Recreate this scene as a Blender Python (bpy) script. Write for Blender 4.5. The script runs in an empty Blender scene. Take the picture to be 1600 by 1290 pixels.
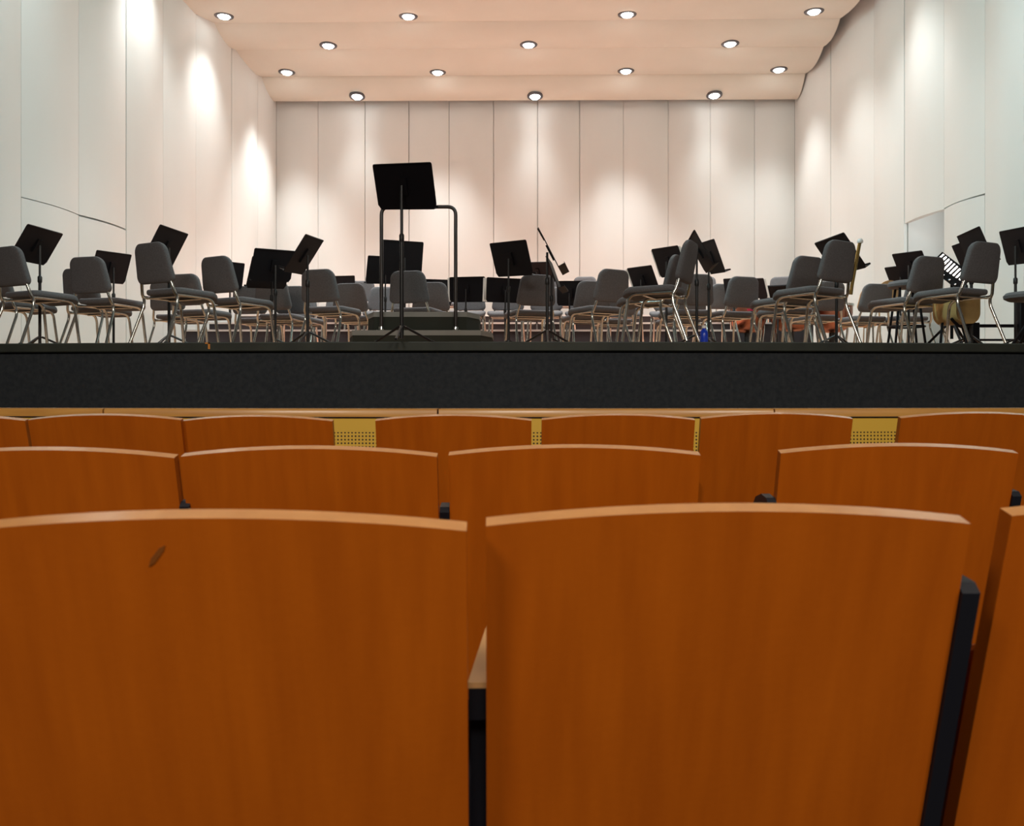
import bpy, bmesh, math, random
from mathutils import Vector, Matrix
random.seed(7)
C = bpy.context.scene.collection
PI = math.pi
F, CX, CY = 1240.0, 800.0, 600.0      # focal length and principal point, in photo pixels
E = 1.0                               # eye height above the auditorium floor
HS = 0.31                             # stage floor above the eye
SZ = E + HS                           # stage floor, world z


def lin(r, g, b):
    def f(c):
        c /= 255.0
        return c / 12.92 if c <= .04045 else ((c + .055) / 1.055) ** 2.4
    return (f(r), f(g), f(b), 1.0)


def at(px, py, D):
    return Vector(((px - CX) / F * D, D, E + (CY - py) / F * D))


# ------------------------------------------------------------------ materials
def mat(name, col, rough=.5, metal=0.0, spec=.5, noise=None, bump=None, emit=None, coat=0.0):
    m = bpy.data.materials.new(name)
    m.use_nodes = True
    nt = m.node_tree
    b = nt.nodes['Principled BSDF']
    b.inputs['Base Color'].default_value = col
    b.inputs['Roughness'].default_value = rough
    b.inputs['Metallic'].default_value = metal
    b.inputs['Specular IOR Level'].default_value = spec
    b.inputs['Coat Weight'].default_value = coat
    b.inputs['Coat Roughness'].default_value = .15
    if noise or bump:
        tc = nt.nodes.new('ShaderNodeTexCoord')
    if noise:
        col2, scale, stretch = noise
        mp = nt.nodes.new('ShaderNodeMapping')
        mp.inputs['Scale'].default_value = stretch
        n = nt.nodes.new('ShaderNodeTexNoise')
        n.inputs['Scale'].default_value = scale
        n.inputs['Detail'].default_value = 6
        oi = nt.nodes.new('ShaderNodeObjectInfo')
        ad = nt.nodes.new('ShaderNodeVectorMath')
        ad.operation = 'ADD'
        sc = nt.nodes.new('ShaderNodeVectorMath')
        sc.operation = 'SCALE'
        cb = nt.nodes.new('ShaderNodeCombineXYZ')
        for i in range(3):
            nt.links.new(oi.outputs['Random'], cb.inputs[i])
        nt.links.new(cb.outputs[0], sc.inputs[0])
        sc.inputs['Scale'].default_value = 9.0
        nt.links.new(tc.outputs['Object'], ad.inputs[0])
        nt.links.new(sc.outputs[0], ad.inputs[1])
        nt.links.new(ad.outputs[0], mp.inputs['Vector'])
        nt.links.new(mp.outputs[0], n.inputs['Vector'])
        r = nt.nodes.new('ShaderNodeValToRGB')
        r.color_ramp.elements[0].position = .3
        r.color_ramp.elements[1].position = .7
        r.color_ramp.elements[0].color = col
        r.color_ramp.elements[1].color = col2
        nt.links.new(n.outputs['Fac'], r.inputs['Fac'])
        nt.links.new(r.outputs['Color'], b.inputs['Base Color'])
    if bump:
        scale, strength = bump
        n2 = nt.nodes.new('ShaderNodeTexNoise')
        n2.inputs['Scale'].default_value = scale
        n2.inputs['Detail'].default_value = 3
        nt.links.new(tc.outputs['Object'], n2.inputs['Vector'])
        bp = nt.nodes.new('ShaderNodeBump')
        bp.inputs['Strength'].default_value = strength
        bp.inputs['Distance'].default_value = .01
        nt.links.new(n2.outputs['Fac'], bp.inputs['Height'])
        nt.links.new(bp.outputs['Normal'], b.inputs['Normal'])
    if emit:
        b.inputs['Emission Color'].default_value = emit[0]
        b.inputs['Emission Strength'].default_value = emit[1]
    return m


M = {}
M['wall'] = mat('shell_wall_paint', (.70, .715, .70, 1), .55, spec=.35,
                noise=((.665, .68, .665, 1), 1.2, (1, 1, .35)), bump=(60, .04))
M['ceil'] = mat('shell_ceiling_paint', (.69, .675, .61, 1), .7, spec=.2,
                noise=((.66, .645, .58, 1), 1.5, (1, 1, 1)))
M['gap'] = mat('dark_gap', (.03, .028, .026, 1), .9)
M['floorwood'] = mat('stage_boards', (.43, .235, .13, 1), .4,
                     noise=((.34, .185, .10, 1), 3, (1, 12, 1)))
M['black_drape'] = mat('black_stage_front', lin(58, 60, 63), .9, spec=.15,
                       noise=(lin(47, 50, 54), 30, (1, 1, 1)), bump=(200, .2))
M['lip'] = mat('black_stage_edge', lin(62, 64, 56), .6, spec=.3, noise=(lin(50, 52, 47), 5, (1, 1, 1)))
M['carpet'] = mat('dark_house_carpet', (.012, .012, .016, 1), .95, spec=.1)
M['seat_wood'] = mat('orange_beech_veneer', (.38, .078, .003, 1), .38, spec=.3, coat=.10,
                     noise=((.46, .100, .004, 1), 5, (6, 6, .7)), bump=(90, .02))
M['seat_edge'] = mat('plywood_edge', (.70, .31, .09, 1), .28, spec=.6, coat=.5,
                     noise=((.60, .25, .065, 1), 30, (1, 1, 1)))
M['arm_wood'] = mat('pale_beech_armrest', (.75, .42, .17, 1), .35)
M['seat_metal'] = mat('black_seat_steel', (.006, .006, .010, 1), .5)
M['rail_wood'] = mat('honey_oak_rail', (.62, .30, .06, 1), .38, coat=.2,
                     noise=((.50, .22, .04, 1), 6, (.5, 6, 6)))
M['fabric'] = mat('charcoal_chair_fabric', (.140, .132, .136, 1), .85, spec=.25,
                  noise=((.105, .098, .102, 1), 90, (1, 1, 1)), bump=(500, .25))
M['chrome'] = mat('chair_chrome', (.62, .61, .56, 1), .18, metal=1.0)
M['rubber'] = mat('black_rubber', (.012, .012, .012, 1), .7)
M['stand'] = mat('black_stand_enamel', (.0040, .0030, .0045, 1), .6, spec=.18)
M['stand_pole'] = mat('black_stand_tube', (.010, .008, .008, 1), .4, spec=.4)
M['paper'] = mat('white_paper', (.75, .73, .70, 1), .8)
M['riser'] = mat('black_riser_skirt', (.014, .013, .017, 1), .8, noise=((.022, .02, .024, 1), 8, (1, 1, 1)))
M['risertop'] = mat('warm_bounce_riser_top', (.58, .29, .20, 1), .6)  # deck reddened and lightened so its bounce warms the lower back wall
M['alu'] = mat('aluminium_edge', (.75, .74, .72, 1), .35, metal=.6)
M['podium'] = mat('green_black_podium_carpet', (.029, .030, .023, 1), .9, spec=.2, bump=(300, .2))
M['podium_edge'] = mat('grey_green_podium_edge', (.19, .185, .165, 1), .55)
M['rail'] = mat('brown_black_rail', (.017, .010, .008, 1), .35)
M['copper'] = mat('hammered_copper', (.33, .135, .085, 1), .30, metal=1.0, bump=(40, .15))
M['skin'] = mat('drum_skin', (.62, .55, .44, 1), .6)
M['plywood'] = mat('tan_plywood', (.52, .30, .13, 1), .5, noise=((.43, .24, .10, 1), 6, (1, 6, 1)))
M['tanbox'] = mat('tan_box_veneer', (.50, .33, .13, 1), .5, noise=((.40, .25, .09, 1), 9, (1, 1, 1)))
M['silver'] = mat('polished_silver_bars', (.88, .90, .96, 1), .22, metal=1.0)
M['blue'] = mat('blue_bottle_plastic', (.01, .05, .55, 1), .25)
M['white'] = mat('white_plastic', (.8, .8, .8, 1), .4)
M['pink'] = mat('pink_tape', (.85, .06, .16, 1), .5)
M['green'] = mat('green_tape', (.02, .36, .16, 1), .5)
M['orange'] = mat('orange_tape', (.75, .25, .03, 1), .6)
M['lamp_trim'] = mat('dark_lamp_trim', (.10, .095, .105, 1), .4, metal=.4)
M['lamp'] = mat('lit_lamp_glass', (1, 1, 1, 1), .4, emit=((1, .985, .95, 1), 20.0))

# perforated yellow panel: small dark holes in rows below a plain band
m = M['perf'] = mat('perforated_yellow_panel', (.70, .42, .045, 1), .5)
nt = m.node_tree
bs = nt.nodes['Principled BSDF']
tc = nt.nodes.new('ShaderNodeTexCoord')
sx = nt.nodes.new('ShaderNodeSeparateXYZ')
nt.links.new(tc.outputs['Object'], sx.inputs[0])


def mth(op, a, b=None):
    n = nt.nodes.new('ShaderNodeMath')
    n.operation = op
    for i, v in enumerate((a, b)):
        if v is None:
            continue
        if isinstance(v, (int, float)):
            n.inputs[i].default_value = v
        else:
            nt.links.new(v, n.inputs[i])
    return n.outputs[0]


PITCH = .0161
fx = mth('SUBTRACT', mth('FRACT', mth('DIVIDE', sx.outputs['X'], PITCH)), .5)
fz = mth('SUBTRACT', mth('FRACT', mth('DIVIDE', sx.outputs['Z'], PITCH)), .5)
d2 = mth('ADD', mth('MULTIPLY', fx, fx), mth('MULTIPLY', fz, fz))
hole = mth('MULTIPLY', mth('LESS_THAN', d2, .068), mth('LESS_THAN', sx.outputs['Z'], -.070))
mx = nt.nodes.new('ShaderNodeMix')
mx.data_type = 'RGBA'
nt.links.new(hole, mx.inputs['Factor'])
mx.inputs['A'].default_value = (.70, .42, .045, 1)
mx.inputs['B'].default_value = (.05, .022, .006, 1)
nt.links.new(mx.outputs['Result'], bs.inputs['Base Color'])


# ------------------------------------------------------------------ object helpers
def tag(o, label, cat, group=None, kind=None):
    if label:
        o['label'] = label
    if cat:
        o['category'] = cat
    if group:
        o['group'] = group
    if kind:
        o['kind'] = kind
    return o


def empty(name, loc, rz=0.0):
    o = bpy.data.objects.new(name, None)
    o.empty_display_size = .1
    o.location = loc
    o.rotation_euler = (0, 0, rz)
    C.objects.link(o)
    return o


def obj(name, bm, m, parent=None, smooth=True, loc=None):
    me = bpy.data.meshes.new(name)
    bmesh.ops.recalc_face_normals(bm, faces=bm.faces[:])
    bm.to_mesh(me)
    bm.free()
    for mm in (m if isinstance(m, (list, tuple)) else [m]):
        me.materials.append(mm)
    if smooth:
        me.shade_smooth()
        try:
            me.set_sharp_from_angle(angle=math.radians(38))
        except Exception:
            pass
    o = bpy.data.objects.new(name, me)
    C.objects.link(o)
    if parent:
        o.parent = parent
    if loc is not None:
        o.location = loc
    return o


def link_copy(o, parent=None):
    c = o.copy()
    C.objects.link(c)
    if parent:
        c.parent = parent
    for ch in list(o.children):
        link_copy(ch, c)
    return c


def box(bm, x0, x1, y0, y1, z0, z1, mi=0):
    v = [bm.verts.new((x, y, z)) for x in (x0, x1) for y in (y0, y1) for z in (z0, z1)]
    for f in ((0, 1, 3, 2), (4, 6, 7, 5), (0, 4, 5, 1), (2, 3, 7, 6), (0, 2, 6, 4), (1, 5, 7, 3)):
        bm.faces.new([v[i] for i in f]).material_index = mi
    return v


def bevel_all(bm, w, seg=2):
    bmesh.ops.bevel(bm, geom=bm.edges[:], offset=w, segments=seg, affect='EDGES', profile=.5)


def tube(bm, pts, r, n=10, rend=None):
    pts = [Vector(p) for p in pts]
    rings = []
    up = Vector((0, 0, 1))
    t0 = (pts[1] - pts[0]).normalized()
    side = t0.cross(up)
    if side.length < .05:
        side = t0.cross(Vector((1, 0, 0)))
    side.normalize()
    for i, p in enumerate(pts):
        if i == 0:
            t = pts[1] - pts[0]
        elif i == len(pts) - 1:
            t = pts[-1] - pts[-2]
        else:
            t = (pts[i + 1] - pts[i]).normalized() + (pts[i] - pts[i - 1]).normalized()
        t.normalize()
        side = (side - t * side.dot(t)).normalized()
        o2 = t.cross(side)
        rr = r if rend is None else r + (rend - r) * i / (len(pts) - 1)
        rings.append([bm.verts.new(p + side * rr * math.cos(a) + o2 * rr * math.sin(a))
                      for a in (2 * PI * k / n for k in range(n))])
    for a, b in zip(rings[:-1], rings[1:]):
        for k in range(n):
            bm.faces.new((a[k], a[(k + 1) % n], b[(k + 1) % n], b[k]))
    bm.faces.new(rings[0][::-1])
    bm.faces.new(rings[-1])


def arc(p0, p1, p2, n=5):
    p0, p1, p2 = map(Vector, (p0, p1, p2))
    return [(1 - t) ** 2 * p0 + 2 * t * (1 - t) * p1 + t * t * p2 for t in (k / n for k in range(n + 1))]


def lathe(bm, prof, n=32, c=(0, 0, 0)):
    rings = []
    for r, z in prof:
        if r < 1e-5:
            rings.append([bm.verts.new((c[0], c[1], c[2] + z))])
        else:
            rings.append([bm.verts.new((c[0] + r * math.cos(2 * PI * k / n), c[1] + r * math.sin(2 * PI * k / n), c[2] + z))
                          for k in range(n)])
    for a, b in zip(rings[:-1], rings[1:]):
        for k in range(n):
            k2 = (k + 1) % n
            if len(a) == 1 and len(b) == 1:
                continue
            if len(a) == 1:
                bm.faces.new((a[0], b[k], b[k2]))
            elif len(b) == 1:
                bm.faces.new((a[k], a[k2], b[0]))
            else:
                bm.faces.new((a[k], a[k2], b[k2], b[k]))


def rounded_outline(w0, w1, h0, h1, r0, r1, n=6):
    """trapezoid outline (half widths w0 at v=h0 and w1 at v=h1) with rounded corners, counter-clockwise"""
    out = []
    for (cx, cy, r, a0) in ((w0 - r0, h0 + r0, r0, -90), (w1 - r1, h1 - r1, r1, 0),
                            (-(w1 - r1), h1 - r1, r1, 90), (-(w0 - r0), h0 + r0, r0, 180)):
        for k in range(n + 1):
            a = math.radians(a0 + 90 * k / n)
            out.append((cx + r * math.cos(a), cy + r * math.sin(a)))
    return out


def pad(bm, outline, th, mapf, soft=.012):
    """puffy pad: outline in (u, v), thickness th along w, mapf turns (u, v, w) into a point"""
    cu = sum(p[0] for p in outline) / len(outline)
    cv = sum(p[1] for p in outline) / len(outline)
    layers = [(0.0, 1), (.55, 1), (.82, 1), (.94, 1), (1, 0), (1, 1)]
    prof = [(.45, .5), (.80, .49), (.94, .43), (.985, .28), (1, 0), (.985, -.28), (.94, -.43), (.80, -.49), (.45, -.5)]
    rings = []
    for s, w in prof:
        rings.append([bm.verts.new(mapf(cu + (u - cu) * s, cv + (v - cv) * s, w * th)) for u, v in outline])
    n = len(outline)
    for a, b in zip(rings[:-1], rings[1:]):
        for k in range(n):
            bm.faces.new((a[k], a[(k + 1) % n], b[(k + 1) % n], b[k]))
    for rg, w in ((rings[0], .5), (rings[-1], -.5)):
        c = bm.verts.new(mapf(cu, cv, w * th))
        for k in range(n):
            bm.faces.new((rg[k], rg[(k + 1) % n], c))


# ------------------------------------------------------------------ camera
cam = bpy.data.cameras.new('camera')
cam.sensor_fit = 'HORIZONTAL'
cam.sensor_width = 36.0
cam.lens = 36.0 * F / 1600.0
cam.shift_y = -45.0 / 1600.0
cam.clip_start = .05
cam.clip_end = 100
cam.dof.use_dof = True
cam.dof.focus_distance = 7.5
cam.dof.aperture_fstop = cam.lens / 3.2
co = bpy.data.objects.new('camera', cam)
co.location = (0, 0, E)
co.rotation_euler = (PI / 2, 0, 0)
C.objects.link(co)
bpy.context.scene.camera = co


# ------------------------------------------------------------------ the shell: walls, ceiling, floor
def XL(D):
    return -4.75 - .15 * (16.0 - D)


def XR(D):
    return 5.63 + .06 * (15.8 - D)


def left_px(px):
    D = 7.15 / ((CX - px) / F + .15)
    return Vector((XL(D), D, 0))


def right_px(px):
    D = 6.578 / ((px - CX) / F + .06)
    return Vector((XR(D), D, 0))


ZT = E + 8.2
GROOVE = .007


def strip(bm, p0, p1, z0, z1, inward, bulge, n=10, groove=GROOVE, depth=.05, gl=1.0, gr=1.0):
    """one bowed upright shell panel between plan points p0 and p1, its edges returned into the seam"""
    d = (p1 - p0).normalized()
    a = p0 + d * groove * gl
    b = p1 - d * groove * gr
    pts = [a - inward * depth]
    for k in range(n + 1):
        t = k / n
        pts.append(a.lerp(b, t) + inward * bulge * math.sin(PI * t))
    pts.append(b - inward * depth)
    lo = [bm.verts.new((p.x, p.y, z0)) for p in pts]
    hi = [bm.verts.new((p.x, p.y, z1)) for p in pts]
    for k in range(len(pts) - 1):
        bm.faces.new((lo[k], lo[k + 1], hi[k + 1], hi[k]))
    bm.faces.new(lo)
    bm.faces.new(hi[::-1])


def wall_backing(bm, p0, p1, z0, z1, inward, off=.055, mi=0):
    q = [p0 - inward * off, p1 - inward * off]
    v = [bm.verts.new((p.x, p.y, z)) for p in q for z in (z0, z1)]
    bm.faces.new((v[0], v[2], v[3], v[1])).material_index = mi


# left wall
inL = Vector((1, -.15, 0)).normalized()
seams = [-160, -60, 33, 123, 197, 255, 306, 362, 403]
P = [left_px(s) for s in seams] + [Vector((-4.75, 16.0, 0))]
zd = E + 2.19
bm = bmesh.new()
for i in range(len(P) - 1):
    z0 = zd + .007 if i in (2, 3) else SZ - .02
    g = 1.3 if i in (4, 7) else .35
    g2 = 1.3 if i in (3, 6) else .35
    strip(bm, P[i], P[i + 1], z0, ZT, inL, .055, gl=g, gr=g2)
wall_backing(bm, P[0], P[-1], SZ - .02, ZT, inL, .055)
wl = tag(obj('wall_left', bm, [M['wall'], M['gap']]), None, None, kind='structure')
for nm, i in (('door_1', 2), ('door_2', 3)):
    bm = bmesh.new()
    strip(bm, P[i], P[i + 1], SZ + .005, zd - .004 - (.012 if i == 3 else 0), inL, .055, gl=.6, gr=.9)
    o = tag(obj(nm, bm, M['wall']), None, None, kind='structure')

# back wall
b0, b1 = Vector((-4.75, 16.0, 0)), Vector((5.63, 15.8, 0))
inB = Vector((-.019, -1, 0)).normalized()
bs_px = [432, 497, 570, 639, 702, 771, 840, 906, 974, 1044, 1110, 1179, 1242]
PB = []
for p in bs_px:
    k = (p - CX) / F            # ray x = k*y meets the back wall line
    sl = (b1.y - b0.y) / (b1.x - b0.x)
    y = (b0.y - sl * b0.x) / (1 - sl * k)
    PB.append(Vector((k * y, y, 0)))
PB[0], PB[-1] = b0, b1
bm = bmesh.new()
for i in range(len(PB) - 1):
    strip(bm, PB[i], PB[i + 1], SZ - .02, ZT - .5, inB, .045, groove=.008 if i in (2, 3, 5, 6) else .0035, depth=.04)
wall_backing(bm, b0, b1, SZ - .02, ZT - .5, inB, .045)
tag(obj('wall_back', bm, [M['wall'], M['gap']]), None, None, kind='structure')

# right wall with its doorway
inR = Vector((-1, -.06, 0)).normalized()
rs = [1242, 1298, 1366, 1413, 1475, 1539, 1600, 1690, 1800]
PR = [right_px(s) for s in rs]
PR[0] = Vector((5.63, 15.8, 0))
zr = E + 2.40
bm = bmesh.new()
for i in range(len(PR) - 1):
    z0 = SZ - .02
    if i == 3:
        z0 = zr
    if i == 4:
        z0 = zr + .012
    dark = (1, 3)
    strip(bm, PR[i], PR[i + 1], z0, ZT, inR, .055, gl=1.5 if i in dark else .35, gr=1.5 if i + 1 in dark else .35)
wall_backing(bm, PR[0], PR[3], SZ - .02, ZT, inR)
wall_backing(bm, PR[3], PR[4], zr + .02, ZT, inR)
wall_backing(bm, PR[4], PR[-1], SZ - .02, ZT, inR)
tag(obj('wall_right', bm, [M['wall'], M['gap']]), None, None, kind='structure')
bm = bmesh.new()
strip(bm, PR[4], PR[5], SZ + .005, zr - .008, inR, .07, gl=.6, gr=.9)
tag(obj('door_3', bm, M['wall']), None, None, kind='structure')
# passage behind the doorway
bm = bmesh.new()
q0, q1 = PR[3] - inR * .06, PR[4] - inR * .06
q2, q3 = q1 - inR * 1.1 + Vector((0, .3, 0)), q0 - inR * 1.1 + Vector((0, .5, 0))
lo = [bm.verts.new((p.x, p.y, SZ - .02)) for p in (q0, q3, q2, q1)]
hi = [bm.verts.new((p.x, p.y, zr + .25)) for p in (q0, q3, q2, q1)]
for k in range(3):
    bm.faces.new((lo[k], lo[k + 1], hi[k + 1], hi[k]))
bm.faces.new(hi)
tag(obj('wall_passage', bm, M['wall'], smooth=False), None, None, kind='structure')

# ceiling: bowed panels stepping down towards the back wall  (left D, h) (right D, h)
SEAM = [((7.6, 7.05), (7.5, 7.02)), ((8.9, 6.85), (8.8, 6.82)), ((10.2, 6.64), (10.1, 6.61)),
        ((11.75, 6.38), (11.6, 6.36)), ((13.52, 6.15), (13.33, 6.14)), ((14.32, 6.03), (14.11, 6.0)),
        ((15.31, 5.93), (15.08, 5.90)), ((15.78, 5.62), (15.58, 5.59))]
BUL = [.16, .16, .16, .20, .105, .105, .10]


def ceil_pt(i, t, s):
    (dl, hl), (dr, hr) = SEAM[i]
    (dl2, hl2), (dr2, hr2) = SEAM[i + 1]
    D0, D1 = dl + (dl2 - dl) * t, dr + (dr2 - dr) * t
    b = BUL[i] * 4 * t * (1 - t) * (1.25 - .5 * t)
    L = Vector((XL(D0) + .015, D0, E + hl + (hl2 - hl) * t - b))
    R = Vector((5.60 - .035 * (15.8 - D1) + (.05 if D1 < 13 else 0) * 0, D1, E + hr + (hr2 - hr) * t - b))
    return L.lerp(R, s)


bm = bmesh.new()
NT, NS = 14, 10
for i in range(len(BUL)):
    low = [[bm.verts.new(ceil_pt(i, k / NT, j / NS)) for j in range(NS + 1)] for k in range(NT + 1)]
    top = [[bm.verts.new(ceil_pt(i, k / NT, j / NS) + Vector((0, 0, .04))) for j in range(NS + 1)] for k in range(NT + 1)]
    for k in range(NT):
        for j in range(NS):
            bm.faces.new((low[k][j], low[k][j + 1], low[k + 1][j + 1], low[k + 1][j]))
            bm.faces.new((top[k][j], top[k + 1][j], top[k + 1][j + 1], top[k][j + 1]))
        for j in (0, NS):
            bm.faces.new((low[k][j], low[k + 1][j], top[k + 1][j], top[k][j]))
    for k in (0, NT):
        for j in range(NS):
            bm.faces.new((low[k][j], top[k][j], top[k][j + 1], low[k][j + 1]))
tag(obj('ceiling', bm, M['ceil']), None, None, kind='structure')


def lip_D(x):
    return 5.78 + .018 * x * x


# stage floor, its black edge and black front
NX = 40
xs = [-6.6 + 13.2 * k / NX for k in range(NX + 1)]
bm = bmesh.new()
fr = [bm.verts.new((x, lip_D(x) + .03, SZ)) for x in xs]
bk = [bm.verts.new((x, 17.2, SZ)) for x in xs]
f2 = [bm.verts.new((x, lip_D(x) + .03, SZ - .05)) for x in xs]
k2 = [bm.verts.new((x, 17.2, SZ - .05)) for x in xs]
for k in range(NX):
    bm.faces.new((fr[k], fr[k + 1], bk[k + 1], bk[k]))
    bm.faces.new((f2[k], k2[k], k2[k + 1], f2[k + 1]))
tag(obj('floor_stage', bm, M['floorwood'], smooth=False), None, None, kind='structure')
bm = bmesh.new()
prof = [(.03, 0), (.006, .0), (0, -.006), (0, -.062), (.006, -.068), (.04, -.068)]
rows = [[bm.verts.new((x, lip_D(x) + o, SZ + z)) for x in xs] for o, z in prof]
for a, b in zip(rows[:-1], rows[1:]):
    for k in range(NX):
        bm.faces.new((a[k], a[k + 1], b[k + 1], b[k]))
tag(obj('trim_1', bm, M['lip']), None, None, kind='structure')
bm = bmesh.new()
rows = [[bm.verts.new((x, lip_D(x) + .04, z)) for x in xs] for z in (SZ - .05, -.6)]
for k in range(NX):
    bm.faces.new((rows[0][k], rows[0][k + 1], rows[1][k + 1], rows[1][k]))
tag(obj('wall_stage_front', bm, M['black_drape']), None, None, kind='structure')
# auditorium floor and the pit floor
bm = bmesh.new()
box(bm, -7, 7, -2.5, 3.75, -.1, 0)
tag(obj('floor', bm, M['carpet'], smooth=False), None, None, kind='structure')
bm = bmesh.new()
box(bm, -7, 7, 3.75, 6.9, -.7, -.6)
tag(obj('floor_pit', bm, M['carpet'], smooth=False), None, None, kind='structure')

# ------------------------------------------------------------------ downlights
bm = bmesh.new()
lathe(bm, [(.105, -.012), (.112, -.018), (.150, -.014), (.155, -.004), (.155, .02), (.105, .02), (.105, -.012)], 28)
trim_me = obj('trim_ring', bm, M['lamp_trim'])
bm = bmesh.new()
lathe(bm, [(0, -.052), (.045, -.049), (.078, -.036), (.092, -.015), (.092, .015), (0, .015)], 24)
bulb_me = obj('lamp_lens', bm, M['lamp'])
trim_mesh, bulb_mesh = trim_me.data, bulb_me.data
bpy.data.objects.remove(trim_me)
bpy.data.objects.remove(bulb_me)


def ceil_hit(px, py):
    best = None
    for i in range(3, len(BUL)):
        for k in range(101):
            t = k / 100
            lo_, hi_ = 0.0, 1.0
            for _ in range(30):
                mid = (lo_ + hi_) / 2
                p = ceil_pt(i, t, mid)
                if CX + F * p.x / p.y < px:
                    lo_ = mid
                else:
                    hi_ = mid
            p = ceil_pt(i, t, lo_)
            e = abs(CY - F * (p.z - E) / p.y - py)
            if best is None or e < best[0] - .6:
                best = (e, i, t, lo_)
    return best[1:]


SPOT_W = 880.0
n_l = 0


def downlight(i, t, s, label, visible=True):
    py_near = s < .06 or s > .94           # the lamps next to a side wall are dimmed a little
    global n_l
    p = ceil_pt(i, t, s)
    nrm = (ceil_pt(i, min(1, t + .02), s) - ceil_pt(i, max(0, t - .02), s)).cross(Vector((1, 0, 0))).normalized()
    if nrm.z < 0:
        nrm = -nrm
    nrm = (nrm + Vector((0, 0, 1.2))).normalized()
    if visible:
        r = empty('downlight', p)
        r.rotation_euler = nrm.to_track_quat('Z', 'Y').to_euler()
        tag(r, label, 'ceiling light', 'round downlights in the shell ceiling')
        for nm, me in (('trim_ring', trim_mesh), ('lamp_lens', bulb_mesh)):
            o = bpy.data.objects.new(nm, me)
            C.objects.link(o)
            o.parent = r
    ld = bpy.data.lights.new('downlight_beam', 'SPOT')
    ld.energy = SPOT_W * 1.04 * (.20 if i == 6 else (.42 if py_near else .88))
    ld.spot_size = math.radians(84 if py_near else 68)
    ld.spot_blend = 1.0
    ld.shadow_soft_size = .32 if (py_near or i == 6) else .14
    ld.color = (.955, .975, .955)
    lo_ = bpy.data.objects.new('downlight_beam', ld)
    lo_.location = p - Vector((0, 0, .09))
    C.objects.link(lo_)


LB = [
    (350, 25, 'ceiling downlight nearest the audience, beside the left shell wall'),
    (638, 25, 'ceiling downlight of the nearest row, above and ahead of the tall podium stand'),
    (980, 22, 'ceiling downlight of the nearest row, right of the hall centre line'),
    (1272, 18, 'ceiling downlight nearest the audience, beside the right shell wall'),
    (513, 71, 'ceiling downlight of the second row, the left one of three'),
    (826, 70, 'ceiling downlight of the second row, the middle one of three'),
    (1141, 68, 'ceiling downlight of the second row, the right one of three'),
    (448, 113, 'ceiling downlight of the third row, close to the left shell wall'),
    (684, 113, 'ceiling downlight of the third row, second from the left wall'),
    (978, 111, 'ceiling downlight of the third row, second from the right wall'),
    (1217, 109, 'ceiling downlight of the third row, close to the right shell wall'),
    (558, 151, 'ceiling downlight against the back wall, the left one of three'),
    (836, 151, 'ceiling downlight against the back wall, the middle one of three'),
    (1116, 149, 'ceiling downlight against the back wall, the right one of three'),
]
for px, py, lb in LB:
    downlight(*ceil_hit(px, py), lb)
for i, t, ss in ((3, .42, (.2, .5, .8)), (2, .8, (.025, .35, .65, .975)), (1, .8, (.2, .5, .8)), (0, .8, (.03, .35, .65, .97))):
    for s in ss:
        downlight(i, t, s, None, visible=False)

# ------------------------------------------------------------------ stage risers
RIS = [(9.92, .15, -4.3, 3.0), (10.9, .437, -4.49, 3.10), (12.1, .63, -4.62, 4.6), (13.3, .85, -4.6, 4.4)]
RLAB = ['lowest black choir riser running across behind the floor chairs', 'second black riser step with a bright front edge',
        'third black riser step up towards the back wall', 'topmost black riser step against the back wall']
for k, (D, h, x0, x1) in enumerate(RIS):
    D2 = RIS[k + 1][0] if k < 3 else 15.2
    r = tag(empty('riser', (0, D, SZ)), RLAB[k], 'riser', 'black choir risers at the back of the stage')
    bm = bmesh.new()
    box(bm, x0, x1, .012, D2 - D - .002, 0, h - .02)
    obj('skirt', bm, M['riser'], r, smooth=False)
    bm = bmesh.new()
    box(bm, x0, x1, .015, D2 - D - .002, h - .02, h)
    obj('deck', bm, M['risertop'], r, smooth=False)
    bm = bmesh.new()
    box(bm, x0 - .004, x1 + .004, -.002, .014, h - .022, h + .003)
    obj('edge_strip', bm, M['alu'], r, smooth=False)


def floor_at(x, D):
    z = SZ
    for d, h, x0, x1 in RIS:
        if D > d and x0 < x < x1:
            z = SZ + h
    return z


# ------------------------------------------------------------------ orchestra chair
def back_map(u, v, w):
    a = math.radians(11)
    y = -.235 - (v - .47) * math.tan(a) - .05 * (u / .21) ** 2 * -1 * .35
    return Vector((u, y - w, v))


def seat_map(u, v, w):
    z = .452 + w
    if v > .06:
        z -= .045 * ((v - .06) / .17) ** 2
    z -= .012 * (1 - (u / .24) ** 2)
    return Vector((u, v, z))


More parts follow.
